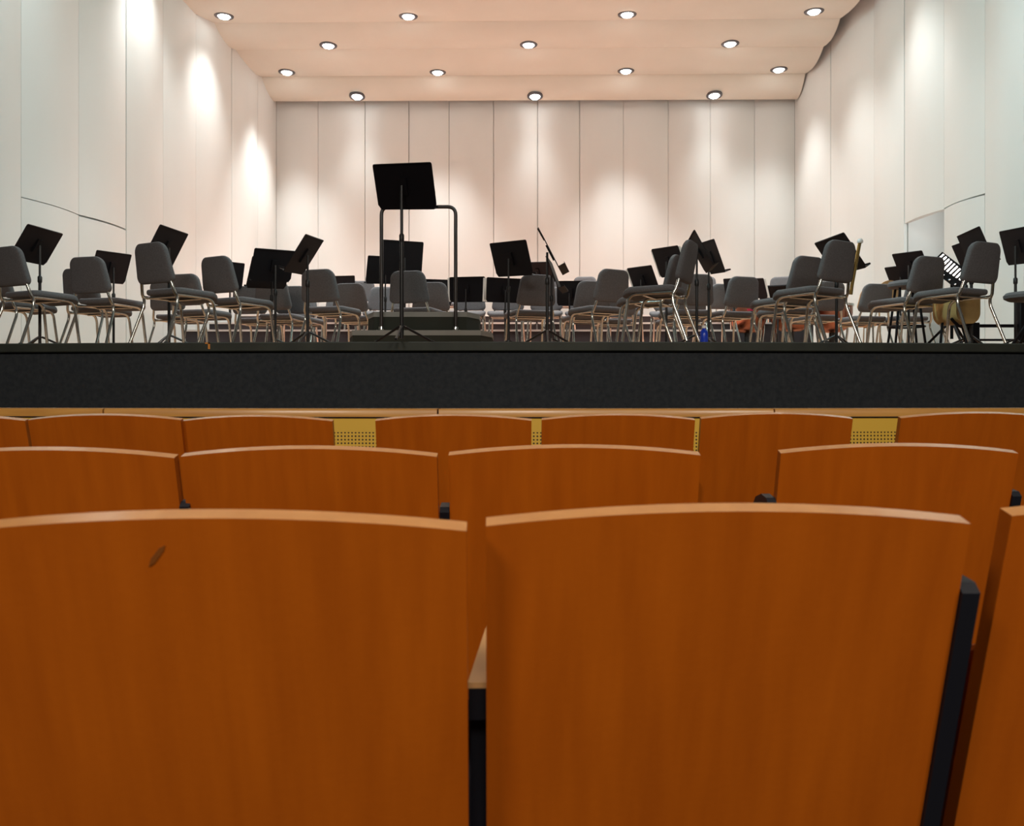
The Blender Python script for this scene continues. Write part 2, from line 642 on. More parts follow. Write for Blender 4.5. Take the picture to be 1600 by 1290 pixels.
def make_chair(name='orchestra_chair'):
    r = empty(name, (0, 0, 0))
    bm = bmesh.new()
    pad(bm, rounded_outline(.205, .235, -.205, .225, .07, .075), .058, seat_map)
    obj('seat', bm, M['fabric'], r)
    bm = bmesh.new()
    pad(bm, rounded_outline(.212, .186, .505, .825, .05, .085), .052, back_map)
    obj('backrest', bm, M['fabric'], r)
    for s in (-1, 1):
        bm = bmesh.new()
        tube(bm, [(s * .15, -.262, .66), (s * .165, -.245, .56), (s * .182, -.228, .485), (s * .195, -.215, .43), (s * .198, -.20, .40)], .0125)
        obj('back_upright', bm, M['chrome'], r)
    bm = bmesh.new()
    for s in (-1, 1):
        tube(bm, [(s * .198, -.205, .408), (s * .198, .06, .408)], .0115)
    tube(bm, [(-.198, -.17, .400), (.198, -.17, .400)], .010)
    tube(bm, [(-.198, .05, .400), (.198, .05, .400)], .010)
    obj('seat_frame', bm, M['chrome'], r)
    for s in (-1, 1):
        bm = bmesh.new()
        tube(bm, [(s * .198, .02, .408)] + arc((s * .198, .10, .408), (s * .2, .165, .405), (s * .203, .175, .33)) + [(s * .215, .215, .012)], .0125)
        l = obj('leg', bm, M['chrome'], r)
        bm = bmesh.new()
        lathe(bm, [(0, 0), (.017, 0), (.017, .018), (.014, .026), (0, .026)], 12, (s * .2155, .2155, 0))
        obj('foot', bm, M['rubber'], l)
        bm = bmesh.new()
        tube(bm, [(s * .198, -.20, .42)] + arc((s * .198, -.197, .40), (s * .2, -.188, .36), (s * .203, -.20, .32)) + [(s * .222, -.315, .012)], .0125)
        l = obj('leg', bm, M['chrome'], r)
        bm = bmesh.new()
        lathe(bm, [(0, 0), (.017, 0), (.017, .018), (.014, .026), (0, .026)], 12, (s * .2225, -.317, 0))
        obj('foot', bm, M['rubber'], l)
    return r


chair0 = make_chair()
used = [False]


def place(proto, flag, px, D, a, label, group, cat='chair', back=.27, z=None):
    """back of the chair at photo column px and distance D, facing a degrees right of straight ahead"""
    ar = math.radians(a)
    x = (px - CX) / F * D + back * math.sin(ar)
    y = D + back * math.cos(ar)
    o = proto if not flag[0] else link_copy(proto)
    flag[0] = True
    o.location = (x, y, floor_at(x, y) if z is None else z)
    o.rotation_euler = (0, 0, -ar)
    return tag(o, label, cat, group)


GF = 'charcoal orchestra chairs on the stage floor'
GR = 'charcoal orchestra chairs on the risers'
CH = [
    (14, 6.58, 25, 'charcoal chair at the extreme left of the stage front, its back cut by the frame'),
    (-8, 7.45, 25, 'charcoal chair half hidden behind the leftmost front chair'),
    (138, 7.10, 15, 'charcoal chair with chrome legs, second from the left along the stage front'),
    (124, 7.8, 15, 'charcoal chair directly behind the second chair from the left'),
    (238, 6.40, 28, 'large near charcoal chair in front of the steeply tilted stand on the left'),
    (289, 8.2, 18, 'charcoal chair just behind the seat of the large near left chair'),
    (259, 8.75, 12, 'charcoal chair seen between the legs of the large near left chair'),
    (340, 7.08, 28, 'charcoal chair with a small dark desk close behind its right shoulder'),
    (425, 8.7, 8, 'charcoal chair with a pale lit top edge under the wide left stand desk'),
    (457, 9.2, 8, 'charcoal chair back peeping out right of the wide left stand pole'),
    (388, 9.2, 10, 'charcoal chair mostly hidden left of the wide stand pole'),
    (498, 7.87, 18, 'charcoal chair right beside the steeply turned stand left of the podium'),
    (546, 8.95, 12, 'charcoal chair behind and right of the chair beside the turned stand'),
    (638, 7.97, 12, 'charcoal chair standing behind the podium, under a tall dark desk'),
    (673, 8.85, 0, 'charcoal chair just right of the chair behind the podium'),
    (839, 8.24, -16, 'charcoal chair in mid stage, right of the podium, beside a thick stand pole'),
    (958, 7.87, -31, 'charcoal chair standing alone in mid stage between two dark desks'),
    (926, 8.75, -12, 'charcoal chair behind and left of the lone mid stage chair'),
    (968, 9.35, -12, 'charcoal chair behind and right of the lone mid stage chair'),
    (1076, 6.34, -64, 'charcoal chair turned side on at the stage front, right of centre'),
    (1056, 7.05, -62, 'charcoal chair turned side on, one step behind the near side on chair'),
    (1081, 9.3, -20, 'charcoal chair seen beneath the seats of the two side on chairs'),
    (1047, 10.45, -165, 'low looking charcoal chair far back below the side on chairs'),
    (1161, 8.4, -20, 'charcoal chair in front of two dark desks and a copper kettledrum'),
    (1087, 8.2, -12, 'charcoal chair behind the two close stand poles right of centre'),
    (1131, 10.2, -12, 'charcoal chair right of the two close stand poles, behind a dark desk'),
    (1261, 7.08, -29, 'charcoal chair with a small pink tag under its seat, right of the kettledrum'),
    (1256, 8.0, -20, 'charcoal chair hidden behind the chair with the pink tag'),
    (1311, 6.31, -33, 'near charcoal chair with a bright brass upright along its back'),
    (1296, 8.8, -15, 'charcoal chair under the seat of the chair with the brass upright'),
    (1450, 7.08, -23, 'charcoal chair left of the shiny metal bars on the right'),
    (1370, 9.0, -12, 'charcoal chair in front of the two round topped plywood chairs'),
    (1437, 9.0, -12, 'charcoal chair low behind the chair left of the metal bars'),
    (1536, 6.37, -25, 'large near charcoal chair at the far right, in front of a tan box'),
]
chairs = []
for px, D, a, lb in CH:
    chairs.append(place(chair0, used, px, D, a, lb, GF))


def toward(px, D, tx=-.85, ty=7.2):
    x = (px - CX) / F * D
    return math.degrees(math.atan2(tx - x, ty - D))


RC = [
    (600, 10.45, 'charcoal chair on the lowest riser, left of the chair behind the podium'),
    (676, 10.45, 'charcoal chair behind the leftmost of the low desks right of the podium'),
    (734, 10.45, 'charcoal chair behind the desk with paper on both sides'),
    (794, 10.45, 'charcoal chair behind the low desk under the tall tilted mid stage desk'),
    (854, 10.45, 'charcoal chair on the lowest riser, behind the thick mid stage pole'),
    (915, 10.45, 'charcoal chair behind the low desk with a pale mark, right of mid stage'),
    (979, 10.45, 'charcoal chair on the lowest riser, below a desk with a white sheet'),
    (470, 10.45, 'charcoal chair on the lowest riser, below the turned stand left of the podium'),
    (535, 10.45, 'charcoal chair on the lowest riser, midway to the podium from the turned stand'),
    (566, 12.05, 'charcoal chair on the second riser, showing left of the podium rail'),
    (700, 12.0, 'charcoal chair on the second riser, just left of the podium rail right post'),
    (876, 12.05, 'charcoal chair top showing just right of the edge on stand'),
    (914, 13.0, 'charcoal chair on the third riser, above the desk with a pale mark'),
    (1100, 13.0, 'charcoal chair on the third riser, above the two close stand poles'),
    (1160, 13.05, 'charcoal chair on the third riser, top showing over the two right desks'),
    (1222, 13.0, 'charcoal chair on the third riser, top showing over the low black desk'),
]
for px, D, lb in RC:
    place(chair0, used, px, D, toward(px, D, -.85, -1.0), lb, GR)

# a bright brass upright on one chair, a pink tag on another
ch = chairs[28]
bm = bmesh.new()
tube(bm, [(.222, -.225, .42), (.224, -.235, .50), (.222, -.305, .835)], .0135)
o = obj('upright_bar', bm, mat('brass_tube', (.72, .50, .16, 1), .22, metal=1.0), ch)
o['label'] = 'bright brass upright bar'
bm = bmesh.new()
lathe(bm, [(0, -.012), (.02, -.01), (.024, .006), (.016, .022), (0, .027)], 14, (.222, -.307, .838))
o = obj('cap', bm, M['white'], o)
o['label'] = 'white cap'
bm = bmesh.new()
box(bm, -.235, -.13, .215, .219, .375, .392)
o = obj('tag', bm, M['pink'], chairs[26])
o['label'] = 'pink tag'

# ------------------------------------------------------------------ music stand
def desk_bm():
    bm = bmesh.new()
    w, h, ch_ = .254, .162, .035
    out = [(-w + ch_ * .7, -h), (w - ch_ * .7, -h), (w, -h + ch_), (w, h - .015), (w - .004, h - .004), (w - .015, h),
           (-w + .015, h), (-w + .004, h - .004), (-w, h - .015), (-w, -h + ch_)]
    f = [bm.verts.new((x, -.003, z)) for x, z in out]
    b = [bm.verts.new((x, .003, z)) for x, z in out]
    bm.faces.new(f)
    bm.faces.new(b[::-1])
    n = len(out)
    for k in range(n):
        bm.faces.new((f[k], f[(k + 1) % n], b[(k + 1) % n], b[k]))
    # folded rim along the top and a pressed rib on the back
    box(bm, -w + .02, w - .02, .003, .012, h - .008, h - .003)
    box(bm, -.03, .03, .003, .016, -.06, .06)
    return bm


tmp = obj('desk', desk_bm(), M['stand'], smooth=False)
DESK = tmp.data
bpy.data.objects.remove(tmp)
bm = bmesh.new()
box(bm, -.228, .228, -.058, -.003, -.162, -.157)
box(bm, -.228, .228, -.060, -.056, -.162, -.148)
tmp = obj('ledge', bm, M['stand'], smooth=False)
LEDGE = tmp.data
bpy.data.objects.remove(tmp)
LEGM = []
for k in range(3):
    a = 2 * PI * k / 3 + .5
    ca, sa = math.cos(a), math.sin(a)
    bm = bmesh.new()
    tube(bm, [(.014 * ca, .014 * sa, .12), (.05 * ca, .05 * sa, .105), (.14 * ca, .14 * sa, .062), (.235 * ca, .235 * sa, .016), (.26 * ca, .26 * sa, .010)], .0095, 8)
    tmp = obj('leg', bm, M['stand_pole'])
    LEGM.append(tmp.data)
    bpy.data.objects.remove(tmp)
bm = bmesh.new()
lathe(bm, [(0, -.03), (.016, -.03), (.019, -.02), (.019, .02), (.015, .03), (0, .03)], 14)
tmp = obj('clutch', bm, M['stand_pole'])
CLUTCH = tmp.data
bpy.data.objects.remove(tmp)


def raw(name, me, parent):
    o = bpy.data.objects.new(name, me)
    C.objects.link(o)
    o.parent = parent
    return o


def stand(X, D, Zrel, a, t, roll, sc, label, pole_r=.0095, group='black music stands on the stage', pages=None):
    ar, tr, rr = map(math.radians, (a, t, roll))
    d = Vector((math.sin(ar), math.cos(ar), 0))
    w = Vector((math.cos(ar), -math.sin(ar), 0))
    u = d * math.sin(tr) + Vector((0, 0, math.cos(tr)))
    bk = d * math.cos(tr) - Vector((0, 0, math.sin(tr)))
    w, u = w * math.cos(rr) - u * math.sin(rr), u * math.cos(rr) + w * math.sin(rr)
    c = Vector((X, D, E + Zrel))
    base = c + bk * .035
    fz = floor_at(base.x, base.y)
    r = tag(empty('music_stand', (base.x, base.y, fz)), label, 'music stand', group)
    lc = c - Vector((base.x, base.y, fz))
    mtx = Matrix(((w.x * sc, bk.x, u.x * sc, lc.x), (w.y * sc, bk.y, u.y * sc, lc.y), (w.z * sc, bk.z, u.z * sc, lc.z), (0, 0, 0, 1)))
    o = raw('desk', DESK, r)
    o.matrix_local = mtx
    o2 = raw('ledge', LEDGE, r)
    o2.matrix_local = mtx
    H = lc.z
    H = max(H, .35)
    hm = .14 + (H - .14) * .62
    bm = bmesh.new()
    tube(bm, [(0, 0, .03), (0, 0, hm)], pole_r * 1.35, 12)
    obj('lower_tube', bm, M['stand_pole'], r)
    bm = bmesh.new()
    tube(bm, [(0, 0, hm - .05), (0, 0, H)], pole_r, 12)
    obj('pole', bm, M['stand_pole'], r)
    k = raw('clutch', CLUTCH, r)
    k.location = (0, 0, hm)
    for me in LEGM:
        raw('leg', me, r)
    if pages:
        pw, dx, lb = pages
        bm = bmesh.new()
        box(bm, -pw / 2 + dx, pw / 2 + dx, -.0085, -.0035, -.155, .150)
        p = tag(obj('sheet_music', bm, M['paper'], smooth=False), lb, 'sheet music')
        m2 = mtx.copy()
        m2.translation = c
        p.matrix_world = m2
    return r


STANDS = [
    (-4.170, 6.96, 1.216, 89, 31, 2, 1.04, 'black music stand leaning steeply at the far left, above the leftmost chair', dict(far=1.04)),
    (-4.129, 8.17, 1.199, 101, 19, 4, 1.01, 'black music stand right behind the second chair from the left', dict(far=1.06)),
    (-2.864, 6.56, 1.127, 89, 28, 3, 1.06, 'steeply tilted black stand behind the large near left chair', dict(far=1.07)),
    (-3.189, 8.90, 1.224, 115, 12, 3, .93, 'small looking dark stand desk close behind the fourth left chair', {}),
    (-2.316, 7.69, 1.149, 121, 19, 5, .98, 'wide black stand desk with a thick pole, left of the turned stand', {}),
    (-2.440, 7.98, 1.118, 119, 23, 5, 1.01, 'black stand hidden almost entirely behind the wide left desk', {}),
    (-1.724, 6.58, 1.069, 88, 33, 6, 1.08, 'black stand turned nearly side on, left of the podium', {}),
    (-2.515, 11.79, 1.455, 211, 6, -3, .95, 'distant dark stand desk on the riser, above the chairs left of the podium', {}),
    (-.804, 5.93, 1.476, 210, 21, -6, 1.05, 'tallest black music stand, standing in front of the podium rail', dict(pole_r=.0115, group=None)),
    (-1.117, 8.10, 1.286, 130, 11, 5, 1.08, 'tall dark stand desk behind the podium rail, under the tallest stand', dict(far=1.09)),
    (-1.518, 9.37, 1.346, 128, 14, 5, 1.01, 'black stand peeking out left of the podium rail left post', dict(far=1.05)),
    (-.553, 9.79, 1.168, 204, 6, -2, .96, 'low black stand desk right behind the podium rail right post',
     dict(far=0.97, pages=(.40, .085, 'white sheet edge at the left of the desk behind the rail right post'))),
    (-.887, 9.62, 1.111, 125, 6, 5, .97, 'low black stand desk left of the podium rail right post', {}),
    (-.100, 9.85, 1.165, 154, 7, 1, .94, 'low black stand desk under the tall tilted desk of mid stage',
     dict(far=0.965, pages=(.40, .10, 'white sheet edge between the two low desks right of the podium'))),
    (-.009, 7.88, 1.244, 230, 20, -4, 1.08, 'tall tilted black stand desk right of the podium in mid stage', {}),
    (.344, 10.5, 1.479, 215, 32, -4, .92, 'distant dark stand desk between the tall tilted desk and the edge on stand', dict(far=1.09)),
    (.736, 9.83, 1.125, 226, 6, -5, .95, 'low black stand desk with a pale mark, right of the edge on stand', dict(far=0.965)),
    (1.497, 9.04, 1.188, 248, 25, -4, .99, 'black stand desk right of the lone mid stage chair',
     dict(pages=(.40, .095, 'white sheet sticking out left of the desk by the lone chair'))),
    (1.654, 8.36, 1.287, 251, 24, -5, 1.01, 'black stand desk holding a big white sheet, left of the side on chairs',
     dict(pages=(.57, 0, 'big white sheet showing on both sides of a desk left of the side on chairs'))),
    (1.875, 7.43, 1.189, 271, 21, -6, .99, 'black stand with its ledge showing, right of the side on chairs', {}),
    (2.829, 10.01, 1.186, 251, 13, -5, .95, 'dark stand desk directly behind the chair by the kettledrum', dict(far=0.97)),
    (3.241, 10.67, 1.288, 243, 23, -6, .87, 'dark stand desk with a white right edge, above the copper kettledrum',
     dict(pages=(.42, -.08, 'white sheet edge right of the desk above the kettledrum'))),
    (2.733, 6.62, 1.079, 267, 35, -1, 1.05, 'large tilted black stand behind the chair with the brass upright', dict(far=1.07)),
    (4.328, 8.60, 1.286, 262, 26, -5, .96, 'upper one of two dark desks left of the shiny metal bars', {}),
    (4.719, 9.59, 1.295, 255, 27, -3, .91, 'lower one of two dark desks left of the shiny metal bars', dict(far=1.05)),
    (4.174, 7.15, 1.221, 281, 22, -1, 1.05, 'upper one of two overlapping desks behind the large near right chair', {}),
    (4.558, 7.91, 1.270, 277, 23, -1, 1.0, 'lower one of two overlapping desks behind the large near right chair', {}),
    (4.556, 7.13, 1.240, 275, 16, -5, 1.01, 'black stand desk at the right edge of the frame', dict(far=1.08)),
    (.315, 6.4, 1.063, 278, 27, 0, 1.06, 'black music stand seen edge on in mid stage', {}),
    (.405, 7.5, 1.03, 279, 20, 0, .98, 'black music stand seen almost edge on, tucked behind the edge on stand', {}),
    (1.65, 6.95, 1.155, 277, 28, 0, 1.05, 'black stand rising above the near side on chair, seen nearly edge on', {}),
    (3.62, 10.8, 1.245, 205, 58, 0, 1.0, 'low flat dark desk above the pink tagged chair', {}),
]
for X, D, Z, a, t, ro, sc, lb, kw in STANDS:
    k = kw.pop('far', 1.0)          # how much farther off than the first estimate
    stand(X * k, D * k, Z * k, a, t, ro, sc * k, lb, **kw)

# ------------------------------------------------------------------ podium with rail
def podium_plan(D, px0, px1, ch=.09):
    x0, x1 = (px0 - CX) / F * D, (px1 - CX) / F * D
    return [(x0, 0), (x1, 0), (x1 + ch, .34), (x1 + ch, .84), (x0 - ch, .84), (x0 - ch, .34)]


def prism(bm, plan, z0, z1, y0=0.0, grow=0.0, mi=0):
    cx = sum(p[0] for p in plan) / len(plan)
    cy = sum(p[1] for p in plan) / len(plan)
    pl = [(cx + (x - cx) * (1 + grow), y0 + cy + (y - cy) * (1 + grow)) for x, y in plan]
    lo = [bm.verts.new((x, y, z0)) for x, y in pl]
    hi = [bm.verts.new((x, y, z1)) for x, y in pl]
    n = len(pl)
    bm.faces.new(lo[::-1])
    bm.faces.new(hi)
    for k in range(n):
        bm.faces.new((lo[k], lo[(k + 1) % n], hi[(k + 1) % n], hi[k]))


DP = 7.0
pod = tag(empty('podium', (0, DP, SZ)), 'two step dark conductor podium with a tall tubular rail', 'podium')
low = podium_plan(DP, 551, 751)
upp = podium_plan(DP + .12, 584, 729, .10)
upp = [(x, y * .8) for x, y in upp]
z1 = .166
z2 = (CY - 487) / F * (DP + .12) - HS
bm = bmesh.new()
prism(bm, low, 0, z1 - .045)
lt = obj('lower_step', bm, M['podium'], pod, smooth=False)
bm = bmesh.new()
prism(bm, low, z1 - .045, z1, 0, .006)
obj('edge_band', bm, M['podium_edge'], lt, smooth=False)
bm = bmesh.new()
prism(bm, upp, z1, z2 - .045, .12)
ut = obj('upper_step', bm, M['podium'], pod, smooth=False)
bm = bmesh.new()
prism(bm, upp, z2 - .045, z2, .12, .006)
obj('edge_band', bm, M['podium_edge'], ut, smooth=False)
xa, xb = (596 - CX) / F * 7.07, (712 - CX) / F * 7.07
zt = (CY - 323) / F * 7.07 - HS
bm = bmesh.new()
R_ = .075
tube(bm, [(xa, .07, z1 + .01), (xa, .07, zt - R_)] + arc((xa, .07, zt - R_), (xa, .07, zt), (xa + R_, .07, zt), 6)[1:] +
     arc((xb - R_, .07, zt), (xb, .07, zt), (xb, .07, zt - R_), 6) + [(xb, .07, z1 + .01)], .0165, 14)
rl = obj('rail', bm, M['rail'], pod)
for x in (xa, xb):
    bm = bmesh.new()
    lathe(bm, [(0, 0), (.045, 0), (.045, .006), (.024, .012), (.022, .035), (0, .035)], 18, (x, .07, z1))
    obj('flange', bm, M['chrome'], rl)

# ------------------------------------------------------------------ percussion on the right
def timpano(px, D, r, label):
    x = (px - CX) / F * D
    t = tag(empty('kettledrum', (x, D, floor_at(x, D))), label, 'kettledrum', 'copper kettledrums at the back right')
    z = .83
    bm = bmesh.new()
    lathe(bm, [(0, .43), (r * .45, .44), (r * .75, .49), (r * .92, .59), (r, .71), (r, z - .01)], 36)
    obj('bowl', bm, M['copper'], t)
    bm = bmesh.new()
    lathe(bm, [(r, z - .02), (r + .018, z - .02), (r + .018, z + .012), (r, z + .012), (r, z - .02)], 36)
    obj('hoop', bm, M['chrome'], t)
    bm = bmesh.new()
    lathe(bm, [(0, z + .01), (r * .96, z + .01), (r + .004, z + .002), (r * .9, z - .002), (0, z - .002)], 36)
    obj('drum_head', bm, M['skin'], t)
    for k in range(4):
        a = 2 * PI * k / 4 + .4
        bm = bmesh.new()
        tube(bm, [((r + .03) * math.cos(a), (r + .03) * math.sin(a), z - .05), ((r + .01) * math.cos(a), (r + .01) * math.sin(a), .45),
                  ((r - .05) * math.cos(a), (r - .05) * math.sin(a), .10), ((r + .02) * math.cos(a), (r + .02) * math.sin(a), .012)], .014, 8)
        obj('strut', bm, M['chrome'], t)
    bm = bmesh.new()
    lathe(bm, [(0, .02), (r * .6, .02), (r * .6, .09), (.05, .11), (.04, .44), (0, .44)], 20)
    obj('base', bm, M['rubber'], t)
    return t


timpano(1168, 11.55, .28, 'copper kettledrum farthest left of three, behind the chair by two dark desks')
timpano(1236, 11.25, .30, 'copper kettledrum in the middle of three, under the pink tagged chair seat')
timpano(1300, 11.5, .28, 'copper kettledrum farthest right of three, under the chair with the brass upright')

# tilted row of bright metal bars on a black stand
gc = at(1488, 421, 7.45)
gl = tag(empty('bar_chimes', (gc.x + .05, gc.y + .1, SZ)), 'tilted row of bright silver metal bars on a black stand, right of stage', 'percussion instrument')
nx_ = Vector((-.46, -.885, .04)).normalized()          # the bars face the hall
lx = Vector((.67, (.67 * nx_.x - .72 * nx_.z) / -nx_.y, -.72)).normalized()
wx = nx_.cross(lx).normalized()
if wx.z < 0:
    wx = -wx
org = gc - Vector((gc.x + .05, gc.y + .1, SZ))


def tilt_box(bm, a0, a1, b0, b1, c0, c1):
    v = [bm.verts.new(org + lx * a + wx * b + nx_ * c) for a in (a0, a1) for b in (b0, b1) for c in (c0, c1)]
    for f_ in ((0, 1, 3, 2), (4, 6, 7, 5), (0, 4, 5, 1), (2, 3, 7, 6), (0, 2, 6, 4), (1, 5, 7, 3)):
        bm.faces.new([v[i_] for i_ in f_])


for k in range(10):
    a = -.165 + .033 * k
    bm = bmesh.new()
    tilt_box(bm, a + .002, a + .023, -.055 + .002 * k, .060 - .002 * k, .008, .016)
    bevel_all(bm, .002, 1)
    obj('bar', bm, M['silver'], gl)
    if k % 2 == 0:
        bm = bmesh.new()
        tilt_box(bm, a + .006, a + .024, -.098, -.076, .004, .018)
        bevel_all(bm, .004, 2)
        obj('end_knob', bm, M['silver'], gl)
bm = bmesh.new()
tilt_box(bm, -.18, .18, -.11, .07, -.02, .004)
obj('bed', bm, M['stand'], gl, smooth=False)
bm = bmesh.new()
tube(bm, [org - nx_ * .02, Vector((0, 0, .55)), Vector((0, 0, .12))], .014, 10)
obj('pole', bm, M['stand'], gl)
for k in range(3):
    a = 2 * PI * k / 3 + .4
    bm = bmesh.new()
    tube(bm, [(0, 0, .30), (.27 * math.cos(a), .27 * math.sin(a), .01)], .012, 8)
    obj('leg', bm, M['stand'], gl)

# low black metal frame at the far right
fx0, fx1, fd = (1493 - CX) / F * 7.9, (1640 - CX) / F * 7.9, 7.9
fr_ = tag(empty('equipment_frame', ((fx0 + fx1) / 2, fd, SZ)), 'low black metal frame with crossbars and thick legs at the far right', 'frame')
hw = (fx1 - fx0) / 2
bm = bmesh.new()
box(bm, -hw, hw, -.02, .02, .255, .285)
obj('crossbar', bm, M['stand'], fr_, smooth=False)
bm = bmesh.new()
box(bm, -hw + .1, hw, -.018, .018, .12, .14)
obj('crossbar', bm, M['stand'], fr_, smooth=False)
for x, ztop in ((-hw + .17, .30), (-hw + .66, .56)):
    bm = bmesh.new()
    box(bm, x - .045, x + .045, -.05, .05, 0, ztop)
    bevel_all(bm, .006, 1)
    obj('leg', bm, M['stand'], fr_)

# tan box with a dark oval hole
bx = at(1494, 484, 7.1)
tb = tag(empty('box_drum', (bx.x, bx.y, SZ), .22), 'tan wooden box with a dark oval hole under the large right chair', 'box drum')
bm = bmesh.new()
h0, h1 = .222, .495
out = rounded_outline(.125, .125, h0, h1, .10, .012, 8)
f = [bm.verts.new((x, -.14, z)) for x, z in out]
b = [bm.verts.new((x, .14, z)) for x, z in out]
n = len(out)
bm.faces.new(f)
bm.faces.new(b[::-1])
for k in range(n):
    bm.faces.new((f[k], f[(k + 1) % n], b[(k + 1) % n], b[k]))
obj('body', bm, M['tanbox'], tb)
bm = bmesh.new()
v = [bm.verts.new((.055 * math.cos(2 * PI * k / 20) + .01, -.1425, .452 + .017 * math.sin(2 * PI * k / 20))) for k in range(20)]
v2 = [bm.verts.new((.055 * math.cos(2 * PI * k / 20) + .01, -.139, .452 + .017 * math.sin(2 * PI * k / 20))) for k in range(20)]
bm.faces.new(v)
for k in range(20):
    bm.faces.new((v[k], v[(k + 1) % 20], v2[(k + 1) % 20], v2[k]))
o = obj('hole', bm, M['rubber'], tb, smooth=False)
o['label'] = 'dark oval hole'
bm = bmesh.new()
tube(bm, arc((-.14, -.10, .267), (-.05, -.10, .167), (.02, -.10, .202), 6) + arc((.02, -.10, .202), (.10, -.10, .222), (.14, -.10, .307), 6)[1:], .013, 8)
for s in (-1, 1):
    tube(bm, [(s * .10, .05, .24), (s * .15, .02, .01)], .012, 8)
tube(bm, [(0, -.10, .20), (0, -.13, .01)], .012, 8)
tube(bm, [(0, .10, .24), (0, .13, .01)], .012, 8)
obj('cradle', bm, M['stand'], tb)

# two plywood chairs with rounded backs
def plychair(px, D, a, label):
    x = (px - CX) / F * D
    ar = math.radians(a)
    r = tag(empty('plywood_chair', (x + .22 * math.sin(ar), D + .22 * math.cos(ar), floor_at(x, D)), -ar), label, 'chair', 'plywood chairs at the back right')
    bm = bmesh.new()
    out = rounded_outline(.17, .15, .62, .93, .05, .145, 8)
    fr_ = [bm.verts.new((u, -.22 - (v_ - .5) * .15 + .05 * (u / .17) ** 2 * .5, v_)) for u, v_ in out]
    bk_ = [bm.verts.new((u, -.232 - (v_ - .5) * .15 + .05 * (u / .17) ** 2 * .5, v_)) for u, v_ in out]
    bm.faces.new(fr_)
    bm.faces.new(bk_[::-1])
    nn = len(out)
    for k in range(nn):
        bm.faces.new((fr_[k], fr_[(k + 1) % nn], bk_[(k + 1) % nn], bk_[k]))
    obj('backrest', bm, M['plywood'], r)
    bm = bmesh.new()
    out = rounded_outline(.18, .19, -.2, .2, .05, .06, 6)
    pad(bm, out, .016, lambda u, v_, w_: Vector((u, v_, .445 + w_)))
    obj('seat', bm, M['plywood'], r)
    for s in (-1, 1):
        bm = bmesh.new()
        tube(bm, [(s * .10, -.262, .74), (s * .15, -.22, .5), (s * .16, -.19, .43), (s * .19, -.25, .0)], .011, 8)
        obj('leg', bm, M['chrome'], r)
        bm = bmesh.new()
        tube(bm, [(s * .16, -.10, .43), (s * .165, .13, .43), (s * .19, .19, .0)], .011, 8)
        obj('leg', bm, M['chrome'], r)
    return r


plychair(1358, 10.05, -10, 'tan plywood chair with a round top, the left one of the pair')
plychair(1385, 9.55, -10, 'tan plywood chair with a round top, the right one of the pair')

# tall stool
sx_, sd = (1416 - CX) / F * 7.75, 7.75
st = tag(empty('stool', (sx_, sd, SZ)), 'tall padded stool on black legs left of the shiny metal bars', 'stool')
bm = bmesh.new()
lathe(bm, [(0, .625), (.14, .625), (.165, .64), (.17, .665), (.155, .69), (.10, .70), (0, .702)], 28)
obj('seat', bm, M['fabric'], st)
for k in range(4):
    a = 2 * PI * k / 4 + .6
    bm = bmesh.new()
    tube(bm, [(.11 * math.cos(a), .11 * math.sin(a), .63), (.20 * math.cos(a), .20 * math.sin(a), 0)], .012, 8)
    obj('leg', bm, M['stand'], st)
bm = bmesh.new()
ring = [(.165 * math.cos(2 * PI * k / 24), .165 * math.sin(2 * PI * k / 24), .25) for k in range(25)]
tube(bm, ring, .009, 8)
obj('foot_ring', bm, M['stand'], st)

# throne with a small backrest at the right edge
tx, td = (1612 - CX) / F * 6.75, 6.75
th = tag(empty('drum_throne', (tx, td, SZ), .5), 'black stool with a small back pad at the right edge of the frame', 'stool')
bm = bmesh.new()
lathe(bm, [(0, .40), (.17, .40), (.205, .42), (.21, .445), (.19, .468), (0, .475)], 28)
obj('seat', bm, M['fabric'], th)
bm = bmesh.new()
pad(bm, rounded_outline(.15, .15, .565, .69, .055, .055), .05, lambda u, v_, w_: Vector((u, -.22 + w_, v_)))
obj('backrest', bm, M['fabric'], th)
bm = bmesh.new()
tube(bm, [(0, -.10, .40), (0, -.20, .42), (0, -.25, .50), (0, -.25, .64)], .013, 8)
obj('back_post', bm, M['stand'], th)
bm = bmesh.new()
tube(bm, [(0, 0, .05), (0, 0, .42)], .03, 12)
obj('pole', bm, M['stand'], th)
for k in range(3):
    a = 2 * PI * k / 3 + .9
    bm = bmesh.new()
    tube(bm, [(0, 0, .26), (.24 * math.cos(a), .24 * math.sin(a), .01)], .012, 8)
    obj('leg', bm, M['stand'], th)

# blue bottle on the floor, orange tape on the stage edge
bp = at(1100, 530, 6.5)
wb = tag(empty('water_bottle', (bp.x, bp.y, SZ)), 'small blue bottle on the floor below the two close stand poles', 'bottle')
bm = bmesh.new()
lathe(bm, [(0, 0), (.03, 0), (.033, .006), (.033, .10), (.028, .125), (.014, .14), (.014, .15), (0, .15)], 20)
obj('body', bm, M['blue'], wb)
bm = bmesh.new()
lathe(bm, [(0, .148), (.017, .148), (.017, .17), (0, .172)], 16)
obj('cap', bm, M['white'], wb)
bm = bmesh.new()
x = (327 - CX) / F * 5.87
box(bm, x - .009, x + .006, lip_D(x) - .002, lip_D(x) + .0005, SZ - .05, SZ - .002)
box(bm, x - .03, x + .006, lip_D(x) - .002, lip_D(x) + .0005, SZ - .012, SZ - .002)
tag(obj('tape_mark', bm, M['orange'], smooth=False), 'small orange tape mark on the black stage edge at the left', 'tape')

# ------------------------------------------------------------------ theatre seats
W_S = .52


